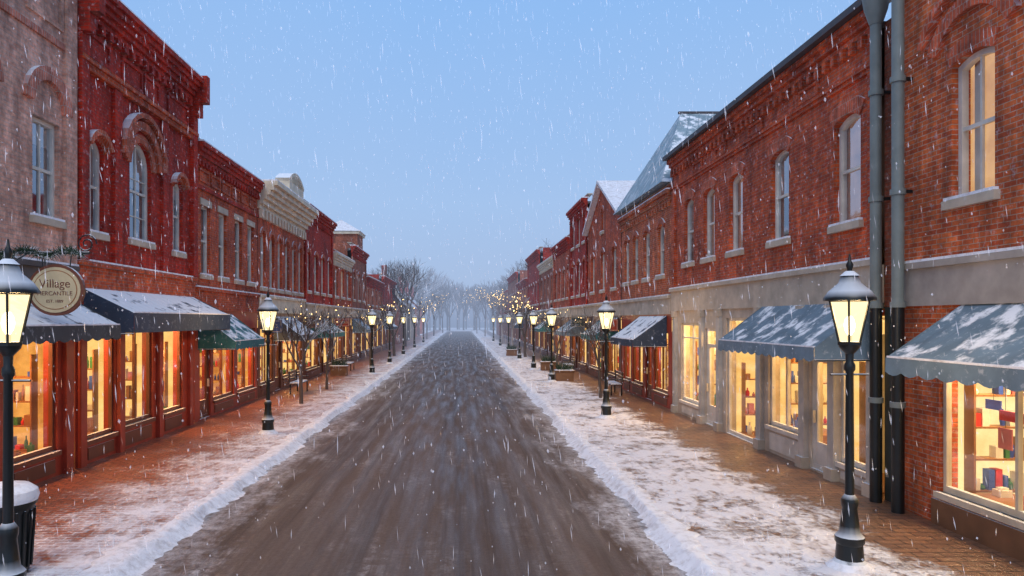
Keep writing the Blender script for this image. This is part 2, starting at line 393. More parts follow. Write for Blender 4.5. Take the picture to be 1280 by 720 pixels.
    def build(s,lights=True,power=45,lcol=(1,.62,.25),items=1.0):
        y0,y1,H=s.y0,s.y1,s.H; zl,zu=s.zb
        top=s.top or [(y1,H),(y0,H)]
        s.wallholes('walls',s.wall,[(y0,zu),(y1,zu)]+top,s.up)
        s.wallholes('shopfront_wall',s.bw,[(y0,.1),(y1,.1),(y1,zl),(y0,zl)],s.lo)
        s.b('sign_band',s.base,-.06,.05,y0+.004,y1-.004,zl,zu)
        s.b('sign_band_trim',s.base,-.13,-.0,y0+.004,y1-.004,zu+.001,zu+.1)
        s.b('band_snow','snow',-.12,-.01,y0+.02,y1-.02,zu+.101,zu+.14)
        D=s.depth; X=s.X
        for u,q in ((y0+.012,y0+.1),(y1-.1,y1-.012)): s.b('side_walls',s.wall,.29,D,u,q,0,H-.02)
        s.b('side_walls',s.wall,D-.1,D,y0+.1,y1-.1,0,H-.02)
        s.b('roof','roofing',.02,D-.1,y0+.1,y1-.1,H-.5,H-.38)
        if s.top is None: s.b('coping','limestone',-.0,.3,y0+.004,y1-.004,H+.001,H+.06)
        s.b('interior','dark_room',.62,.66,y0+.1,y1-.1,zu-.3,H-.5)
        s.b('interior','dark_room',.30,3.6,y0+.1,y1-.1,zl-.02,zl+.06)
        if s.shops:
            s.b('room_back',s.room,3.3,3.36,y0+.15,y1-.15,.1,3.3)
            s.b('room_side',s.room,.3,3.29,y0+.11,y0+.15,.1,3.3); s.b('room_side',s.room,.3,3.29,y1-.15,y1-.11,.1,3.3)
            s.b('room_floor','it_wood',.3,3.29,y0+.15,y1-.15,.08,.13)
            s.b('room_ceiling','it_white',.31,3.29,y0+.15,y1-.15,3.2,3.25)
            for (a,b,z0,z1,door) in s.shops:
                if door or items==0: continue
                uu=min(b-.06,y1-.42)
                s.b('partition',s.room,.35,3.2,uu+.22,uu+.25,.13,3.15)
                for z in (z0+.02,z0+.5,z0+.98,z0+1.46):
                    s.b('shelves','it_wood',.5,2.6,uu,uu+.219,z-.03,z); s.goods(.52,2.55,uu,z,.32)
                for dd in (.48,2.6): s.b('shelf_posts','it_wood',dd,dd+.03,uu,uu+.219,.13,z0+1.9)
                s.b('display_plinth','it_wood',.2,1.0,a+.05,uu-.05,.13,z0-.001)
                u=a+.2
                while u<uu-.25:
                    m=random.choice(ITS); w=U(.09,.2); d=U(.3,.7); h=U(.12,.42); zz=z0
                    if R()<.75:
                        kind=R()
                        if kind<.5: s.lathe('goods_round_'+m,m,X(d+w/2),u+w/2,[(w*.3,zz),(w*.5,zz+h*.3),(w*.42,zz+h*.6),(w*.15,zz+h*.75),(w*.17,zz+h)],8)
                        else:
                            s.b('goods_'+m,m,d,d+w,u,u+w,zz,zz+h*.6); s.b('goods_'+m,m,d+.03,d+w-.03,u+.03,u+w-.03,zz+h*.6,zz+h*.8)
                    u+=w+U(.02,.14)
                for k in range(max(1,int((b-a)/.9))):
                    c=a+.3+k*.8+U(-.1,.1)
                    if c<b-.2:
                        s.tube('pendant_cord','iron',(X(.9),c,z1+.2),(X(.9),c,z1-.35),.006,.006,4); s.lathe('pendant_lamps','lampglass',X(.9),c,[(.03,z1-.35),(.11,z1-.5),(.10,z1-.54),(.02,z1-.56)],10)
            if lights:
                n=max(1,round((y1-y0)/3.2))
                for i in range(n):
                    u=y0+(i+.5)*(y1-y0)/n
                    L=bpy.data.lights.new('shop_light','AREA'); L.shape='RECTANGLE'; L.size=1.6; L.size_y=.5; L.energy=power; L.color=lcol
                    o=bpy.data.objects.new('shop_ceiling_light',L); COL.objects.link(o); o.location=(X(.95),u,3.12)
                    dirv=Vector((-s.s*.75,0,-1)); o.rotation_euler=dirv.to_track_quat('-Z','Y').to_euler(); s.extra.append(o)
        return s.done()

# ---------------- right side
b=Bld(1,5.5,11.75,10.5,'brick_orange',zb=(3.42,4.0),basewall='brick_orange',room='room_glow_cream'); b.base='concrete'
b.win(9.72,10.58,4.95,6.9,.10,lit=1,hood=.24,muntin=True,proud=.03); b.ring(9.45,10.85,7.15,.45,.22,.07); b.ring(9.2,11.1,7.35,.65,.12,.12)
b.win(7.3,8.16,4.95,6.9,.10,lit=1,hood=.24,muntin=True,proud=.03); b.ring(7.03,8.43,7.15,.45,.22,.07)
b.shopframe='cream_trim'
b.shop(8.0,10.85,.62,2.85,mull=1,transom=False); b.shop(6.2,7.7,.62,2.85,mull=0)
b.b('knee_wall','wood',-.06,-.0,7.9,10.95,.12,.5)
for i,(u,z,w,h,m) in enumerate(((9.0,1.95,.8,.13,'it_red'),(9.9,1.78,.7,.14,'it_red'),(9.55,2.15,.3,.2,'it_blue'),(10.45,1.9,.3,.14,'it_blue'),(8.5,1.75,.5,.3,'it_white'),(10.3,1.35,.26,.3,'it_pink'),(9.4,1.3,.24,.34,'it_green'))):
    b.b('window_display_'+m,m,.42+.03*i,.44+.03*i,u-w/2,u+w/2,z,z+h)
    b.tube('display_cords','iron',(b.X(.43+.03*i),u,z+h),(b.X(.43+.03*i),u,3.1),.004,.004,3)
b.awning(7.0,10.35,3.42,2.66,1.1,'awning_slate',.2)
b.build(power=150,lcol=(1,.72,.38),items=1.0)
b=Bld(1,12.35,24.6,8.75,'brick_red',zb=(3.5,4.15),basewall='limestone',room='room_glow_yellow')
for k,c in enumerate((13.45,16.3,18.9,20.95,22.8)): b.win(c-.46,c+.46,5.0,6.9,.14,hood=.3,proud=.03,lit=2 if k in (0,2,3) else 0)
for c in (14.9,17.6,19.95,21.9):
    b.rect_relief(c-.42,c+.42,7.75,8.04,.06)
b.b('corbel','brick_red',-.05,0,12.36,24.59,7.55,7.63); b.b('corbel','brick_red',-.09,0,12.36,24.59,7.631,7.7)
b.cornice(8.25,3,'brick_red',.12,.06,.07,dent=(.32,.14,.2)); b.b('gutter','dark_cornice',-.34,-.0,12.36,24.59,8.62,8.75)
for u in (12.5,24.3): b.b('pilasters','brick_red',-.07,0,u-.13,u+.16,4.27,7.54)
b.shopframe='white_frame'
b.shop(12.7,13.75,.5,2.95,0); b.shop(14.0,14.9,.16,2.9,0,door=True); b.shop(15.25,16.9,.75,2.85,1)
b.shop(17.65,19.6,.14,3.25,0,transom=False); b.shop(20.4,21.3,.16,2.95,0,door=True,fr='cream_trim'); b.shop(21.6,23.6,.6,3.1,1,fr='cream_trim')
for u in (12.53,13.87,15.07,17.25,20.0,21.45,24.1):
    b.b('pilaster_shafts','grey_trim',-.1,-.0,u-.12,u+.12,.35,3.3); b.b('pilaster_bases','limestone',-.16,-.0,u-.15,u+.15,.1,.35); b.b('pilaster_caps','limestone',-.15,-.0,u-.15,u+.15,3.3,3.499)
b.awning(12.45,17.1,3.55,2.72,1.1,'awning_slate',.2)
b.build(power=160)
p=Thing('drain_pipe')
for yy,xx,zt in ((11.52,6.98,8.35),(12.2,7.02,8.2)):
    p.lathe('pipe_upper','pipe',xx,yy,[(.09,3.4),(.09,zt)],14)
    p.lathe('pipe_lower','iron',xx,yy,[(.095,.12),(.095,3.4)],14)
    for z in (1.8,3.4,5.2,7.0): p.lathe('collars','pipe',xx,yy,[(.115,z),(.115,z+.09)],14)
    p.box('brackets','iron',xx,7.3,yy-.03,yy+.03,5.23,5.28); p.box('brackets','iron',xx,7.3,yy-.03,yy+.03,7.03,7.08)
    p.lathe('hopper','pipe',xx,yy,[(.10,zt),(.18,zt+.25),(.22,zt+.5),(.22,zt+.56)],14)
p.box('gap_wall','brick_brown',7.25,7.5,11.76,12.34,3.42,8.3); p.box('gap_door','greenpaint',7.25,7.5,11.76,12.34,.1,3.419)
p.done()
b=Bld(1,24.65,32.4,7.9,'brick_orange',zb=(3.4,3.95),basewall='redpaint',room='room_glow_yellow',depth=9)
for c in (26.0,28.0,29.8,31.4): b.win(c-.42,c+.42,4.8,6.5,.18,hood=.2)
b.cornice(7.3,3,'brick_orange',.13,.05,.08,dent=(.35,.15,.18))
b.shop(25.1,27.0,.6,2.8,1); b.shop(27.3,28.2,.15,2.8,0,door=True); b.shop(28.6,30.4,.6,2.8,1); b.shop(30.7,32.0,.6,2.8,0)
b.awning(25.2,29.0,3.35,2.5,1.2,'awning_navy')
X=b.X
ev=[(X(-.35),24.7,7.95),(X(-.35),32.6,7.95),(X(9),32.6,7.95),(X(9),24.7,7.95),(X(1.6),28.9,11.5),(X(7.5),28.9,11.5)]
b.add('metal_roof','metalroof',ev,[(0,1,4),(1,2,5,4),(2,3,5),(3,0,4,5),(0,3,2,1)])
b.b('ridge_cap','dark_cornice',1.5,7.6,28.84,28.96,11.47,11.56)
for k in range(1,16):
    t=k/16; 
    a=Vector(ev[0]).lerp(Vector(ev[3]),t); c=Vector(ev[4]).lerp(Vector(ev[5]),t); b.tube('roof_seams','metalroof',a,c,.025,.025,4)
b.build(power=110)
b=Bld(1,32.5,41,8.2,'brick_red',zb=(3.4,3.95),basewall='brownpaint',depth=10)
b.top=[(41,8.2),(36.75,10.2),(32.5,8.2)]
for c in (34,36.75,39.5): b.win(c-.45,c+.45,4.7,6.5,.2,hood=.2)
b.win(36.45,37.05,7.7,8.6,.3,hood=.15)
b.shop(33,35.6,.6,2.8,1); b.shop(35.9,36.8,.15,2.8,0,door=True); b.shop(37.2,40.4,.6,2.8,2)
b.awning(33,36.8,3.3,2.5,1.1,'awning_teal')
X=b.X
for sgn,ya in ((1,32.3),(-1,41.2)):
    b.add('gable_roof','snow',[(X(-.3),ya,8.15),(X(10),ya,8.15),(X(10),36.75,10.32),(X(-.3),36.75,10.32),(X(-.3),ya,8.0),(X(10),ya,8.0),(X(10),36.75,10.17),(X(-.3),36.75,10.17)],[(0,1,2,3),(4,5,6,7),(0,3,7,4),(0,1,5,4),(1,2,6,5)])
b.box('chimney','brick_dark',9.4,10.2,34.4,35.1,8,11.0); b.box('chimney_cap','limestone',9.3,10.3,34.3,35.2,11.0,11.15)
b.build(power=95)
def generic(side,y0,y1,H,wall,n,rise=.2,base='limestone',bw='brownpaint',aw='awning_slate',room='room_glow_yellow',corn='brick_dark',third=False,xf=None,frame='white_frame',lights=True,ww=.9,span=(0.05,.5),z0w=4.7):
    b=Bld(side,y0,y1,H,wall,zb=(3.4,3.95),basewall=bw,base=base,room=room,depth=11,xf=xf); b.framemat=frame
    L=y1-y0
    for i in range(n):
        c=y0+(i+.5)*L/n; b.win(c-ww/2,c+ww/2,z0w,min(6.6,H-1.2),rise,hood=.18,lit=random.choice((0,0,0,2,2,1)) )
        if third and H>10: b.win(c-ww/2,c+ww/2,7.8,9.3,rise,hood=.18)
    b.cornice(H-.75,4,corn,.14,.06,.09,dent=(.4,.18,.22))
    for u in (y0+.2,y1-.2): b.b('pilasters',wall,-.08,0,u-.18,u+.18,4.06,H-1.0)
    k=max(2,int(L/3)); 
    for i in range(k):
        a=y0+.35+i*(L-.5)/k; e=a+(L-.5)/k-.25
        if i%2: b.shop(a,a+.95,.15,2.8,0,door=True); b.shop(a+1.1,e,.6,2.8,0) if e-a>2 else None
        else: b.shop(a,e,.6,2.8,1)
    if aw: b.awning(y0+.1+L*span[0],y0+L*span[1],3.3,2.5,1.1,aw)
    b.build(lights=lights,power=80,items=1 if y0<60 else 0); return b
generic(1,41.2,47.5,10.4,'brick_dark',3,corn='brick_dark',third=True,span=(.1,.9))
generic(1,47.7,56,8.9,'brick_red',4,aw=None,base='cream_trim')
generic(1,56.2,66,8.3,'brick_brown',4,corn='cream_trim',aw='awning_teal',lights=False)
generic(1,66.2,78,9.9,'brick_dark',5,lights=False,aw=None,ww=1.1)
generic(1,78.2,92,7.9,'brick_orange',5,lights=False,aw='awning_navy',span=(.4,.8))
generic(1,92.3,110,9.6,'brick_brown',6,lights=False,aw=None)
generic(1,110.3,128,8.0,'brick_dark',6,lights=False,aw=None)

# ---------------- left side
b=Bld(-1,8.0,14.85,12.3,'brick_beige',zb=(3.55,4.2),basewall='redpaint',base='dark_cornice',room='room_glow_orange'); b.archmat='arch_beige'
for u in (13.42,11.2,9.0):
    b.win(u,u+.9,5.15,7.05,.0,hood=0,muntin=True); b.ring(u-.08,u+.98,7.3,.5,.26,.1)
b.b('string_course','arch_beige',-.05,0,8.01,14.44,8.6,8.72); b.rect_relief(13.2,14.4,8.95,9.8,.1); b.rect_relief(11.0,12.3,8.95,9.8,.1)
b.b('quoin_pilaster','brick_beige',-.08,0,14.45,14.84,4.31,12.2)
b.shop(12.75,14.25,.62,2.95,0,transom=False); b.shop(11.2,12.2,.15,2.95,0,door=True); b.shop(8.6,10.9,.62,2.95,1)
for u in (12.45,14.55): b.b('shop_pilasters','redpaint',-.1,0,u-.14,u+.14,.1,3.54)
b.awning(9.2,14.35,3.75,3.1,1.2,'awning_grey',.24)
b.build(power=150,lcol=(1,.48,.18))
b=Bld(-1,14.9,21.5,10.3,'brick_dark',zb=(3.75,4.35),basewall='redpaint',base='brick_red',room='room_glow_yellow')
b.win(15.4,16.1,5.1,6.9,.25,hood=.2,muntin=True); b.win(19.95,20.65,5.1,6.9,.25,hood=.2,muntin=True)
b.win(17.35,18.55,5.15,7.0,.6,hood=.2,cross=True); b.ring(17.1,18.8,7.05,.85,.22,.12,nm='hood_mould'); b.ring(16.85,19.05,7.1,1.1,.12,.2,nm='hood_mould')
b.b('pilasters','brick_dark',-.09,0,16.45,16.8,4.46,8.49); b.b('pilasters','brick_dark',-.09,0,19.1,19.45,4.46,8.49)
b.b('pilasters','brick_dark',-.14,0,14.92,15.22,4.46,9.19); b.b('pilasters','brick_dark',-.14,0,21.15,21.48,4.46,9.19)
b.ring(15.35,16.15,6.95,.28,.12,.16,nm='hood_mould'); b.ring(19.9,20.7,6.95,.28,.12,.16,nm='hood_mould')
for a,c in ((15.35,16.35),(16.9,18.0),(18.1,19.0),(19.55,21.0)): b.rect_relief(a,c,8.85,9.4,.08)
b.b('string_course','brick_red',-.17,0,14.93,21.47,8.651,8.75); b.b('string_course','brick_red',-.115,0,14.93,21.47,8.5,8.649)
b.cornice(9.65,5,'brick_dark',.13,.1,.075,dent=(.36,.17,.2)); 
for u in (15.0,21.3): b.b('end_brackets','brick_dark',-.5,.0,u-.09,u+.16,9.6,10.4); b.b('end_brackets','brick_dark',-.3,.0,u-.09,u+.16,9.2,9.599)
b.shop(15.3,16.65,.62,2.98,0,transom=False); b.shop(16.95,18.65,.68,2.98,1,transom=False); b.shop(19.3,20.65,.68,2.98,0,transom=False)
for u in (15.08,16.8,18.97,21.1): b.b('shop_pilasters','redpaint',-.1,0,u-.12,u+.12,.1,3.74)
b.awning(15.05,21.3,3.9,3.35,1.15,'awning_navy',.42,scal=False)
b.build(power=190,lcol=(1,.52,.2))
b=Bld(-1,21.55,28.2,8.7,'brick_red',zb=(3.5,4.1),basewall='redpaint',base='brick_red',room='room_glow_orange')
for c in (22.5,24.1,25.8,27.3): b.win(c-.4,c+.4,4.6,6.75,.0,hood=.22)
for i in range(6): b.rect_relief(21.9+i*1.03,22.75+i*1.03,7.45,7.85,.07)
b.cornice(8.05,4,'brick_dark',.13,.08,.07,dent=(.3,.14,.15)); b.b('string_course','brick_dark',-.08,0,21.56,28.19,7.2,7.32)
b.shop(22.0,22.95,.15,2.9,0,door=True); b.shop(23.2,25.3,.6,2.9,1); b.shop(25.7,27.9,.6,2.9,1)
b.awning(21.8,25.0,3.4,2.55,1.15,'awning_teal'); 
b.build(power=190,lcol=(1,.48,.18))
b=Bld(-1,28.25,36.5,8.7,'brick_red',zb=(3.5,4.1),basewall='brownpaint',base='cream_trim',room='room_glow_yellow')
for i in range(6): c=29.0+i*1.34; b.win(c-.36,c+.36,4.5,6.5,.3,hood=.16)
b.cornice(7.6,6,'cream_trim',.18,.08,.14,dent=(.5,.2,.35)); b.b('pediment','cream_trim',-.6,.1,31.0,33.7,8.7,9.2); b.ring(31.0,33.7,9.2,.4,.14,.62,mat='cream_trim',nm='pediment_arch')
b.shop(28.6,30.6,.6,2.9,1); b.shop(30.9,31.9,.15,2.9,0,door=True); b.shop(32.2,36.1,.6,2.9,2)
b.awning(30.6,34.2,3.35,2.55,1.15,'awning_grey'); b.build(power=110)
generic(-1,36.6,44.5,9.3,'brick_dark',4,aw='awning_teal',span=(.1,.75))
generic(-1,44.7,52,7.6,'brick_red',3,corn='cream_trim',aw=None,ww=1.2)
generic(-1,52.2,60,8.8,'brick_brown',3,third=False,aw='awning_slate',lights=False)
t=Thing('brick_tower'); t.box('walls','brick_brown',-11,-8.1,56,59,8,9.9); t.box('belfry_cap','cream_trim',-11.2,-7.95,55.8,59.2,9.9,10.1)
t.add('roof','snow',[(-11.3,55.7,10.11),(-7.85,55.7,10.11),(-7.85,59.3,10.11),(-11.3,59.3,10.11),(-9.6,57.5,11.2)],[(0,1,4),(1,2,4),(2,3,4),(3,0,4),(0,1,2,3)]); t.done()
generic(-1,60.2,72,7.0,'brick_orange',4,aw=None,lights=False,rise=.1,z0w=4.5)
generic(-1,72.2,86,7.8,'brick_dark',5,lights=False,aw='awning_navy',span=(.1,.4))
def house(x,y,w,d,h,rh,wall):
    t=Thing('house'); t.box('walls',wall,x-w/2,x+w/2,y-d/2,y+d/2,0,h)
    o=.4
    t.add('gable_ends',wall,[(x-w/2,y-d/2,h),(x+w/2,y-d/2,h),(x,y-d/2,h+rh)],[(0,1,2)]); t.add('gable_ends',wall,[(x-w/2,y+d/2,h),(x+w/2,y+d/2,h),(x,y+d/2,h+rh)],[(0,1,2)])
    for sg in (-1,1):
        t.add('roof','snow',[(x+sg*(w/2+o),y-d/2-o,h-.3),(x+sg*(w/2+o),y+d/2+o,h-.3),(x,y+d/2+o,h+rh+.1),(x,y-d/2-o,h+rh+.1)],[(0,1,2,3)])
    t.box('chimney','brick_dark',x+w*.2,x+w*.2+.7,y,y+.7,h,h+rh+1)
    for i in (-1,1):
        for z in (1,4):
            if z+1.5<h:
                t.box('window_frames','white_frame',x+i*w*.25-.55,x+i*w*.25+.55,y-d/2-.05,y-d/2,z,z+1.5); t.box('windows','curtain_glow' if z<2 else 'dark_room',x+i*w*.25-.45,x+i*w*.25+.45,y-d/2-.07,y-d/2-.052,z+.1,z+1.4)
    t.box('door','redpaint',x-.5,x+.5,y-d/2-.06,y-d/2,.1,2.2)
    t.done()
for a in ((-12.5,96,9,10,5.5,4,'brick_brown'),(-12,118,8,10,5.5,4,'limestone'),(-13,142,9,10,6,4,'brick_brown'),(12,150,9,11,6,4,'brick_brown'),(-14,170,10,10,6,4,'brick_red'),(13,172,9,10,5.5,4,'limestone')): house(*a)

# ------------------------------------------------------------------ ground
single('ground','snow',[(-900,-60,-.02),(900,-60,-.02),(900,1600,-.02),(-900,1600,-.02)],[(0,1,2,3)])
single('road','road',[(-4.3,-8,0),(3.05,-8,0),(3.05,205,0),(-4.3,205,0)],[(0,1,2,3)])
def walk(name,mat,x0,x1):
    vs=[(x0,-8,.12),(x1,-8,.12),(x1,230,.12),(x0,230,.12),(x0,-8,-.01),(x1,-8,-.01),(x1,230,-.01),(x0,230,-.01)]
    return single(name,mat,vs,[(0,1,2,3),(0,4,5,1),(1,5,6,2),(2,6,7,3),(3,7,4,0)])
walk('sidewalk','walk_right',3.2,7.5); walk('sidewalk','walk_left',-8.3,-4.45)
def kerb(x0,x1):
    single('kerb','kerb_stone',[(x0,-8,.125),(x1,-8,.125),(x1,230,.125),(x0,230,.125),(x0,-8,-.01),(x1,-8,-.01),(x1,230,-.01),(x0,230,-.01)],[(0,1,2,3),(0,4,5,1),(1,5,6,2),(2,6,7,3),(3,7,4,0)])
kerb(3.05,3.199); kerb(-4.449,-4.3)
from mathutils import noise as mn
def bank(xe,sgn,w=.75,h=.02,name='snow_bank'):
    vs=[];fs=[];nx=15
    ys=[]; y=-6.
    while y<200: ys.append(y); y+=.07 if y<20 else (.3 if y<80 else 1.5)
    for j,y in enumerate(ys):
        wi=w*(.6+.9*mn.noise(Vector((y*.45,xe,0)))+.6*mn.noise(Vector((y*2.1,xe,3)))+.4*mn.noise(Vector((y*6.1,xe,3))))
        wi=max(wi,.12)
        wo=.25+.3*mn.noise(Vector((y*.8,xe,9)))+.15*mn.noise(Vector((y*4.8,xe,9))); wo=max(wo,.1)
        for i in range(nx):
            a=i/(nx-1); x=xe-sgn*wi+sgn*(wi+wo)*a
            hh=h*max(0,math.sin(math.pi*a))**.6*(.6+1.2*mn.noise(Vector((x*3,y*1.5,1)))+.8*mn.noise(Vector((x*9,y*6,4))))
            k=min(1,max(0,((x-xe)*sgn+min(wi,.28))/min(wi,.28))); k=k*k*(3-2*k); bz=-.006*(1-k)+.13*k
            if i==nx-1: bz=.10
            vs.append((x,y,bz+max(hh,-.003)))
    for j in range(len(ys)-1):
        for i in range(nx-1): k=j*nx+i; fs.append((k,k+1,k+nx+1,k+nx))
    single(name,'snow',vs,fs,True)
bank(3.05,1,.42); bank(-4.3,-1,.34)
vs=[];fs=[];nx=60
for j,(yy,hh) in enumerate(((300,0),(420,16),(560,34),(700,40))):
    for i in range(nx+1):
        x=-600+1200*i/nx; vs.append((x,yy,hh*(.8+.5*mn.noise(Vector((x*.008,j*.3,0)))+.15*mn.noise(Vector((x*.04,j,0))))-.1))
for j in range(3):
    for i in range(nx): k=j*(nx+1)+i; fs.append((k,k+1,k+nx+2,k+nx+1))
simple('hillwood',(.07,.09,.12),.9,dust=.4)
single('hills','hillwood',vs,fs,True)

# ------------------------------------------------------------------ trees
def grow(t,nm,mat,p,d,L,r,depth,seg=4,tips=None,nkids=3):
    q=p+d*L
    t.tube(nm,mat,p,q,r,r*.68,seg if depth>1 else 3)
    if depth==0:
        if tips is not None: tips.append(q)
        return
    for i in range(nkids if depth>1 else nkids+1):
        nd=(d+Vector((U(-1,1),U(-1,1),U(-.35,.75)))*.62).normalized()
        grow(t,nm,mat,q if i<2 else p.lerp(q,U(.45,.9)),nd,L*U(.62,.82),r*.6,depth-1,seg,tips,nkids)
def tree(x,y,h,r=.1,depth=5,mat='bark',lights=0,name='bare_tree',ls=.02):
    t=Thing(name); p=Vector((x,y,.05)); tips=[]
    mid=p+Vector((U(-.1,.1),U(-.1,.1),h*.3)); t.tube('trunk',mat,p,mid,r*1.3,r,8)
    for i in range(4):
        nd=Vector((U(-.5,.5),U(-.5,.5),1)).normalized(); grow(t,'branches',mat,mid,nd,h*.2,r*.7,depth,4,tips)
    if lights:
        for q in random.sample(tips,min(lights,len(tips))):
            t.lathe('string_lights','fairy',q.x,q.y,[(.004,q.z-ls),(ls,q.z),(.004,q.z+ls)],5)
    t.done(False)
tree(-5.9,26.5,4.3,.06,4,lights=10); tree(-6.0,32,4.4,.05,4,lights=14)
tree(5.5,28.5,4.0,.05,4,lights=8); tree(5.3,40,4.4,.05,4,lights=20)
tree(-6.6,84,11.5,.16,5); tree(-8.0,108,13,.2,5); tree(13.5,95,14.5,.25,5); tree(9,136,12,.2,5); tree(-5.8,46,4.8,.06,4,lights=18)
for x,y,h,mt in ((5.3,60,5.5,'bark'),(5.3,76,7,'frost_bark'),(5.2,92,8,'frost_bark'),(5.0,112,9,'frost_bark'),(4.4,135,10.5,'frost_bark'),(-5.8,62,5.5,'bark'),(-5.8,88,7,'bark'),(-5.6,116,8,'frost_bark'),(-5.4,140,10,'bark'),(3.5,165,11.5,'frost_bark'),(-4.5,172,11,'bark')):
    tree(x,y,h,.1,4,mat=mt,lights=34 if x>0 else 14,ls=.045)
t=Thing('distant_trees')
for i in range(60):
    if i<36: y=U(205,250); x=-24+48*(i+R())/36
    else: y=U(130,280); x=random.choice((-1,1))*U(9,34)
    h=U(11,19); p=Vector((x,y,0)); m=p+Vector((0,0,h*.25))
    mm='frost_bark' if R()<.4 else 'bark'; t.tube('trunks_'+mm,mm,p,m,.28,.24,5)
    for k in range(4): grow(t,'branches_'+mm,mm,m,Vector((U(-.6,.6),U(-.5,.5),1)).normalized(),h*.24,.24,4,3)
t.done(False)

# ------------------------------------------------------------------ street lamps
def lamp(x,y,light=True,power=120,h=4.0):
    t=Thing('street_lamp'); z0=.1; k=(h-z0)/3.9
    Z=lambda z: z0+z*k
    t.lathe('base','iron',x,y,[(.2,z0),(.2,Z(.08)),(.165,Z(.12)),(.15,Z(.3)),(.17,Z(.33)),(.17,Z(.4)),(.12,Z(.46)),(.085,Z(.75)),(.10,Z(.8)),(.10,Z(.86)),(.06,Z(.92))],12)
    t.lathe('post','iron',x,y,[(.055,Z(.9)),(.045,Z(2.45)),(.065,Z(2.48)),(.065,Z(2.54)),(.045,Z(2.58)),(.05,Z(2.68)),(.12,Z(2.76)),(.13,Z(2.80))],12)
    t.tube('ladder_bar','iron',(x-.24,y,Z(2.42)),(x+.24,y,Z(2.42)),.014,.014,6)
    t.lathe('base_snow','snow',x,y,[(.30,z0+.0),(.24,z0+.05),(.19,z0+.09),(.15,z0+.11)],12)
    n=6; rb,rt=.13,.25; zb,zt=Z(2.81),Z(3.34)
    t.lathe('lantern_floor','iron',x,y,[(.15,Z(2.79)),(.15,zb+.02)],n,False)
    for i in range(n):
        a=2*math.pi*i/n; b=2*math.pi*(i+1)/n
        pa=(x+rb*math.cos(a),y+rb*math.sin(a),zb); pb=(x+rt*math.cos(a),y+rt*math.sin(a),zt)
        qa=(x+rb*math.cos(b),y+rb*math.sin(b),zb); qb=(x+rt*math.cos(b),y+rt*math.sin(b),zt)
        t.tube('lantern_bars','iron',pa,pb,.013,.013,5); t.tube('lantern_bars','iron',pb,qb,.015,.015,5)
        s_=.97; f=lambda P:(x+(P[0]-x)*s_,y+(P[1]-y)*s_,P[2])
        t.add('lantern_glass','lampglass',[f(pa),f(qa),f(qb),f(pb)],[(0,1,2,3)])
    t.lathe('lantern_roof','iron',x,y,[(.30,zt),(.30,zt+.03),(.24,zt+.12),(.13,zt+.22),(.10,zt+.30),(.115,zt+.31),(.05,zt+.37)],n*2,True)
    t.lathe('finial','iron',x,y,[(.02,zt+.36),(.04,zt+.42),(.045,zt+.45),(.02,zt+.5),(.01,zt+.58)],8)
    t.lathe('bulb','bulb',x,y,[(.02,zb+.1),(.05,zb+.15),(.065,zb+.22),(.05,zb+.30),(.02,zb+.34)],10)
    t.lathe('bulb_holder','iron',x,y,[(.03,zb),(.03,zb+.1)],8)
    if light:
        L=bpy.data.lights.new('lamp_light','POINT'); L.energy=power; L.color=(1,.64,.28); L.shadow_soft_size=.12
        o=bpy.data.objects.new('lamp_light',L); COL.objects.link(o); o.location=(x,y,zb+.42); t.extra.append(o)
    t.done()
lamp(4.85,9.0,power=120); lamp(-4.85,7.7,h=4.05,power=120); lamp(4.56,22.7,power=190); lamp(-5.27,19.6,power=200)
for x,y in ((4.5,36),(4.5,45),(4.5,56),(4.5,69),(4.5,84),(4.5,102),(-5.1,41),(-5.1,51),(-5.1,63),(-5.1,78),(-5.1,96)): lamp(x,y,light=y<60)

# ------------------------------------------------------------------ street furniture
t=Thing('litter_bin'); x,y=-5.55,8.75
t.lathe('body','iron',x,y,[(.25,.12),(.27,.2),(.30,.85),(.32,.9),(.32,.96)],20,True)
for i in range(20):
    a=2*math.pi*i/20; t.tube('slats','iron',(x+.28*math.cos(a),y+.28*math.sin(a),.2),(x+.32*math.cos(a),y+.32*math.sin(a),.9),.014,.014,5)
t.lathe('lid','iron',x,y,[(.35,.96),(.35,1.0),(.3,1.04)],20)
t.lathe('snow_cap','snow',x,y,[(.355,1.0),(.37,1.05),(.35,1.13),(.27,1.19),(.12,1.22),(.01,1.225)],20); t.done()

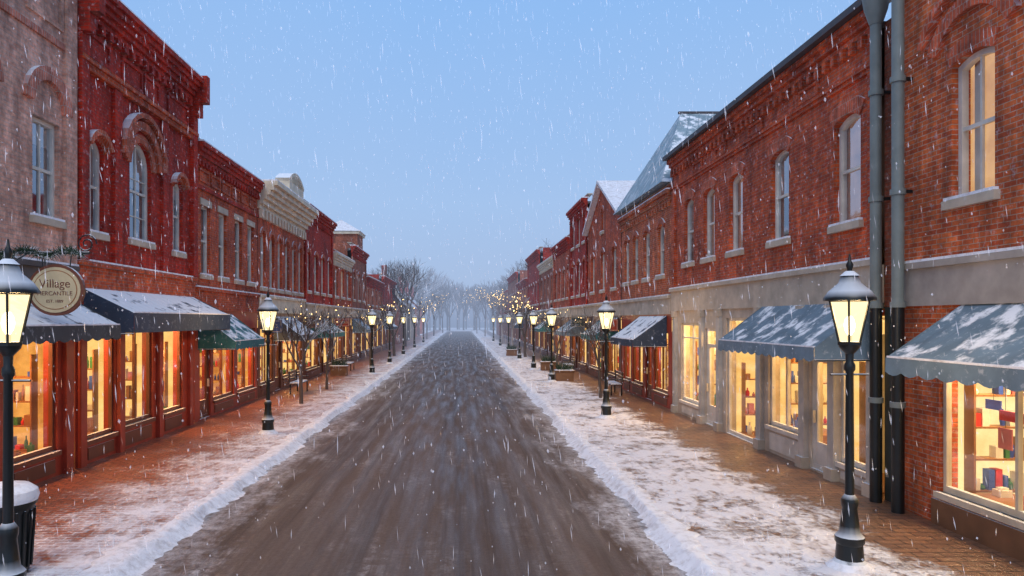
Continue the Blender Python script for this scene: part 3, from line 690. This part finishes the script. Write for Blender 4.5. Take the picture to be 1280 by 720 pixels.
def text(s,size,loc,mat,par):
    cu=bpy.data.curves.new('lettering','FONT'); cu.body=s; cu.size=size; cu.extrude=.004; cu.align_x='CENTER'; cu.align_y='CENTER'; cu.materials.append(M[mat])
    o=bpy.data.objects.new('lettering',cu); COL.objects.link(o); o.location=loc; o.rotation_euler=(math.radians(90),0,0); par.extra.append(o)
def ovalsign(x,y,z):
    t=Thing('hanging_oval_sign'); n=32; a,bb=.47,.43
    def disc(nm,mat,sx,sz,y0,y1):
        vs=[];
        for yy in (y0,y1):
            for i in range(n): q=2*math.pi*i/n; vs.append((x+sx*math.cos(q),yy,z+sz*math.sin(q)))
        t.add(nm,mat,vs,[(i,(i+1)%n,n+(i+1)%n,n+i) for i in range(n)]+[tuple(range(n)),tuple(range(n,2*n))])
    disc('rim','brownpaint',a,bb,y-.03,y+.03); disc('face','signcream',a-.05,bb-.05,y-.045,y+.045); 
    disc('inner_line','it_wood',a-.10,bb-.10,y-.049,y+.049); disc('inner_face','signcream',a-.115,bb-.115,y-.053,y+.053)
    text('Village',.2,(x,y-.055,z+.1),'brownpaint',t); text('MERCANTILE',.1,(x,y-.055,z-.06),'brownpaint',t); text('EST. 1889',.07,(x,y-.055,z-.19),'brownpaint',t)
    t.tube('arm','iron',(-8.05,y,z+.62),(x+.55,y,z+.62),.022,.022,8); t.tube('brace','iron',(-8.05,y,z+.15),(x-.5,y,z+.6),.016,.016,6)
    for sx in (-.25,.25): t.tube('chains','iron',(x+sx,y,z+.61),(x+sx*.9,y,z+.38),.01,.01,5)
    pr=None
    for i in range(26):
        q=i*.45; r=.17*(1-i/30); pt=(x+.5+r*math.cos(q),y,z+.77+r*math.sin(q))
        if pr: t.tube('scroll','iron',pr,pt,.012,.012,5)
        pr=pt
    for i in range(900):
        u=U(-1.0,.45); c=Vector((x+u,y,z+.62+.05*math.sin(u*9))); d=Vector((U(-1,1),U(-1,1),U(-1,1))).normalized()
        t.tube('garland','evergreen',c,c+d*U(.06,.17),.008,.001,3)
    t.done()
ovalsign(-6.75,12.0,3.7)
def blade(side,y,z,w,h,mat):
    t=Thing('projecting_shop_sign'); xf=7.2 if side>0 else -8; x0=xf-side*.15; x1=x0-side*w
    xa,xb=sorted((x0,x1)); t.box('board',mat,xa,xb,y-.03,y+.03,z,z+h); t.box('border','cream_trim',xa+.03,xb-.03,y-.036,y+.036,z+.03,z+h-.03); t.box('face',mat,xa+.05,xb-.05,y-.042,y+.042,z+.05,z+h-.05)
    t.tube('arm','iron',(xf,y,z+h+.08),(x1,y,z+h+.08),.018,.018,6); t.tube('hanger','iron',(xa+.1,y,z+h+.08),(xa+.1,y,z+h),.008,.008,4); t.tube('hanger','iron',(xb-.1,y,z+h+.08),(xb-.1,y,z+h),.008,.008,4)
    text(random.choice(['CAFE','BOOKS','GIFTS','BAKERY']),w*.24,((xa+xb)/2,y-.045,z+h*.5),'signcream',t)
    t.done()
blade(-1,28.3,2.7,.8,.5,'signblue'); blade(1,32.5,2.7,.8,.55,'redpaint'); blade(-1,36.6,2.8,.8,.5,'brownpaint'); blade(1,41.2,2.8,.8,.6,'greenpaint'); blade(-1,44.6,2.8,.9,.5,'redpaint')

def planter(x,y,s=1.0):
    t=Thing('planter_box')
    t.box('trough','wood',x-.45*s,x+.45*s,y-.25,y+.25,.12,.6); t.box('rim','wood',x-.5*s,x+.5*s,y-.3,y+.3,.6,.66); t.box('soil_snow','snow',x-.44*s,x+.44*s,y-.24,y+.24,.661,.69)
    for i in range(260):
        c=Vector((x+U(-.38,.38)*s,y+U(-.18,.18),.66)); d=Vector((U(-.6,.6),U(-.6,.6),1)).normalized(); t.tube('shrub','evergreen',c,c+d*U(.15,.5),.012,.002,3)
    t.done()
def bench(x,y,side):
    t=Thing('park_bench')
    for i in range(4): t.box('seat','wood',x-.22+i*.12,x-.13+i*.12,y-.75,y+.75,.55,.58)
    for i in range(3): t.box('backrest','wood',x+side*.27-.015,x+side*.27+.015,y-.75,y+.75,.68+i*.14,.78+i*.14)
    for yy in (y-.65,y+.65):
        for xx in (x-.2,x+.22): t.box('legs','iron',xx-.025,xx+.025,yy-.025,yy+.025,.12,.55)
        t.box('arms','iron',x-.24,x+.28,yy-.02,yy+.02,.76,.79); t.box('back_posts','iron',x+side*.25-.02,x+side*.25+.02,yy-.02,yy+.02,.55,1.08)
    t.box('seat_snow','snow',x-.2,x+.2,y-.7,y+.7,.581,.62); t.done()
planter(5.2,36.5); planter(-6.8,40); planter(5.3,44); planter(4.3,62); bench(6.3,30,1); bench(6.3,42.5,1); bench(-6.9,30.5,-1); bench(-6.9,44,-1)

# ------------------------------------------------------------------ falling snow
vs=[];fs=[]
for i in range(12500):
    y=4.0+40*R()**1.0; x=U(-.80,.92)*y+U(-1,1); z=U(.1,3.2+.52*y)
    sc=(.65+y/28)
    if R()<.5: r=U(.005,.0105)*sc; L=r*U(2.2,4.5)
    else: r=U(.0025,.0055)*sc; L=U(.05,.19)*sc
    d=Vector((U(-.05,.22),U(-.08,.08),-1)).normalized(); c=Vector((x,y,z)); a=c-d*L/2; b2=c+d*L/2
    e=d.cross(Vector((0,1,0))).normalized()*r; g=d.cross(e).normalized()*r
    k=len(vs); vs+=[a,b2]+[c+e*math.cos(q)+g*math.sin(q) for q in (0,1.257,2.513,3.770,5.027)]
    for j in range(5): fs+=[(k,k+2+j,k+2+(j+1)%5),(k+1,k+2+(j+1)%5,k+2+j)]
single('falling_snow','flake',vs,fs)

# ------------------------------------------------------------------ world / light / camera
w=bpy.data.worlds.new('World'); scene.world=w; w.use_nodes=True; nt=w.node_tree; nt.nodes.clear()
def WN(t): return nt.nodes.new(t)
out=WN('ShaderNodeOutputWorld'); tc=WN('ShaderNodeTexCoord'); sp=WN('ShaderNodeSeparateXYZ'); nt.links.new(tc.outputs['Generated'],sp.inputs[0])
cr=WN('ShaderNodeValToRGB'); nt.links.new(sp.outputs[2],cr.inputs[0])
el=cr.color_ramp.elements; el[0].position=0; el[0].color=(.36,.46,.68,1); el[1].position=.45; el[1].color=(.24,.48,.89,1)
e=el.new(.16); e.color=(.35,.52,.81,1); e=el.new(.62); e.color=(.25,.42,.72,1); e=el.new(1.0); e.color=(.24,.38,.64,1)
no=WN('ShaderNodeTexNoise'); no.inputs['Scale'].default_value=2.2; no.inputs['Detail'].default_value=5; nt.links.new(tc.outputs['Generated'],no.inputs['Vector'])
mp=WN('ShaderNodeMapRange'); nt.links.new(no.outputs['Fac'],mp.inputs[0]); mp.inputs[1].default_value=.3; mp.inputs[2].default_value=.75; mp.inputs[3].default_value=0; mp.inputs[4].default_value=.2
mx=WN('ShaderNodeMix'); mx.data_type='RGBA'; nt.links.new(mp.outputs[0],mx.inputs[0]); nt.links.new(cr.outputs[0],mx.inputs[6]); mx.inputs[7].default_value=(.46,.58,.80,1)
bg=WN('ShaderNodeBackground'); nt.links.new(mx.outputs[2],bg.inputs[0]); bg.inputs[1].default_value=1.0
sk=WN('ShaderNodeTexSky'); sk.sky_type='NISHITA'; sk.sun_disc=False; sk.sun_elevation=math.radians(48); sk.sun_rotation=math.radians(172)
b2=WN('ShaderNodeBackground'); nt.links.new(sk.outputs[0],b2.inputs[0]); b2.inputs[1].default_value=.006
ad=WN('ShaderNodeAddShader'); nt.links.new(bg.outputs[0],ad.inputs[0]); nt.links.new(b2.outputs[0],ad.inputs[1]); nt.links.new(ad.outputs[0],out.inputs[0])
L=bpy.data.lights.new('sun','SUN'); L.energy=1.35; L.angle=math.radians(40); L.color=(1,.90,.80)
o=bpy.data.objects.new('sun',L); COL.objects.link(o); o.rotation_euler=(math.radians(42),0,math.radians(-8))
cam=bpy.data.cameras.new('camera'); cam.sensor_width=36; cam.lens=36*900/1280; cam.shift_x=63/1280; cam.shift_y=40/1280; cam.clip_end=3000; cam.clip_start=.1
co=bpy.data.objects.new('camera',cam); COL.objects.link(co); co.location=(0,0,3.2); co.rotation_euler=(math.radians(90),0,0); scene.camera=co
scene.view_settings.view_transform='Standard'; scene.view_settings.look='None'; scene.view_settings.exposure=0
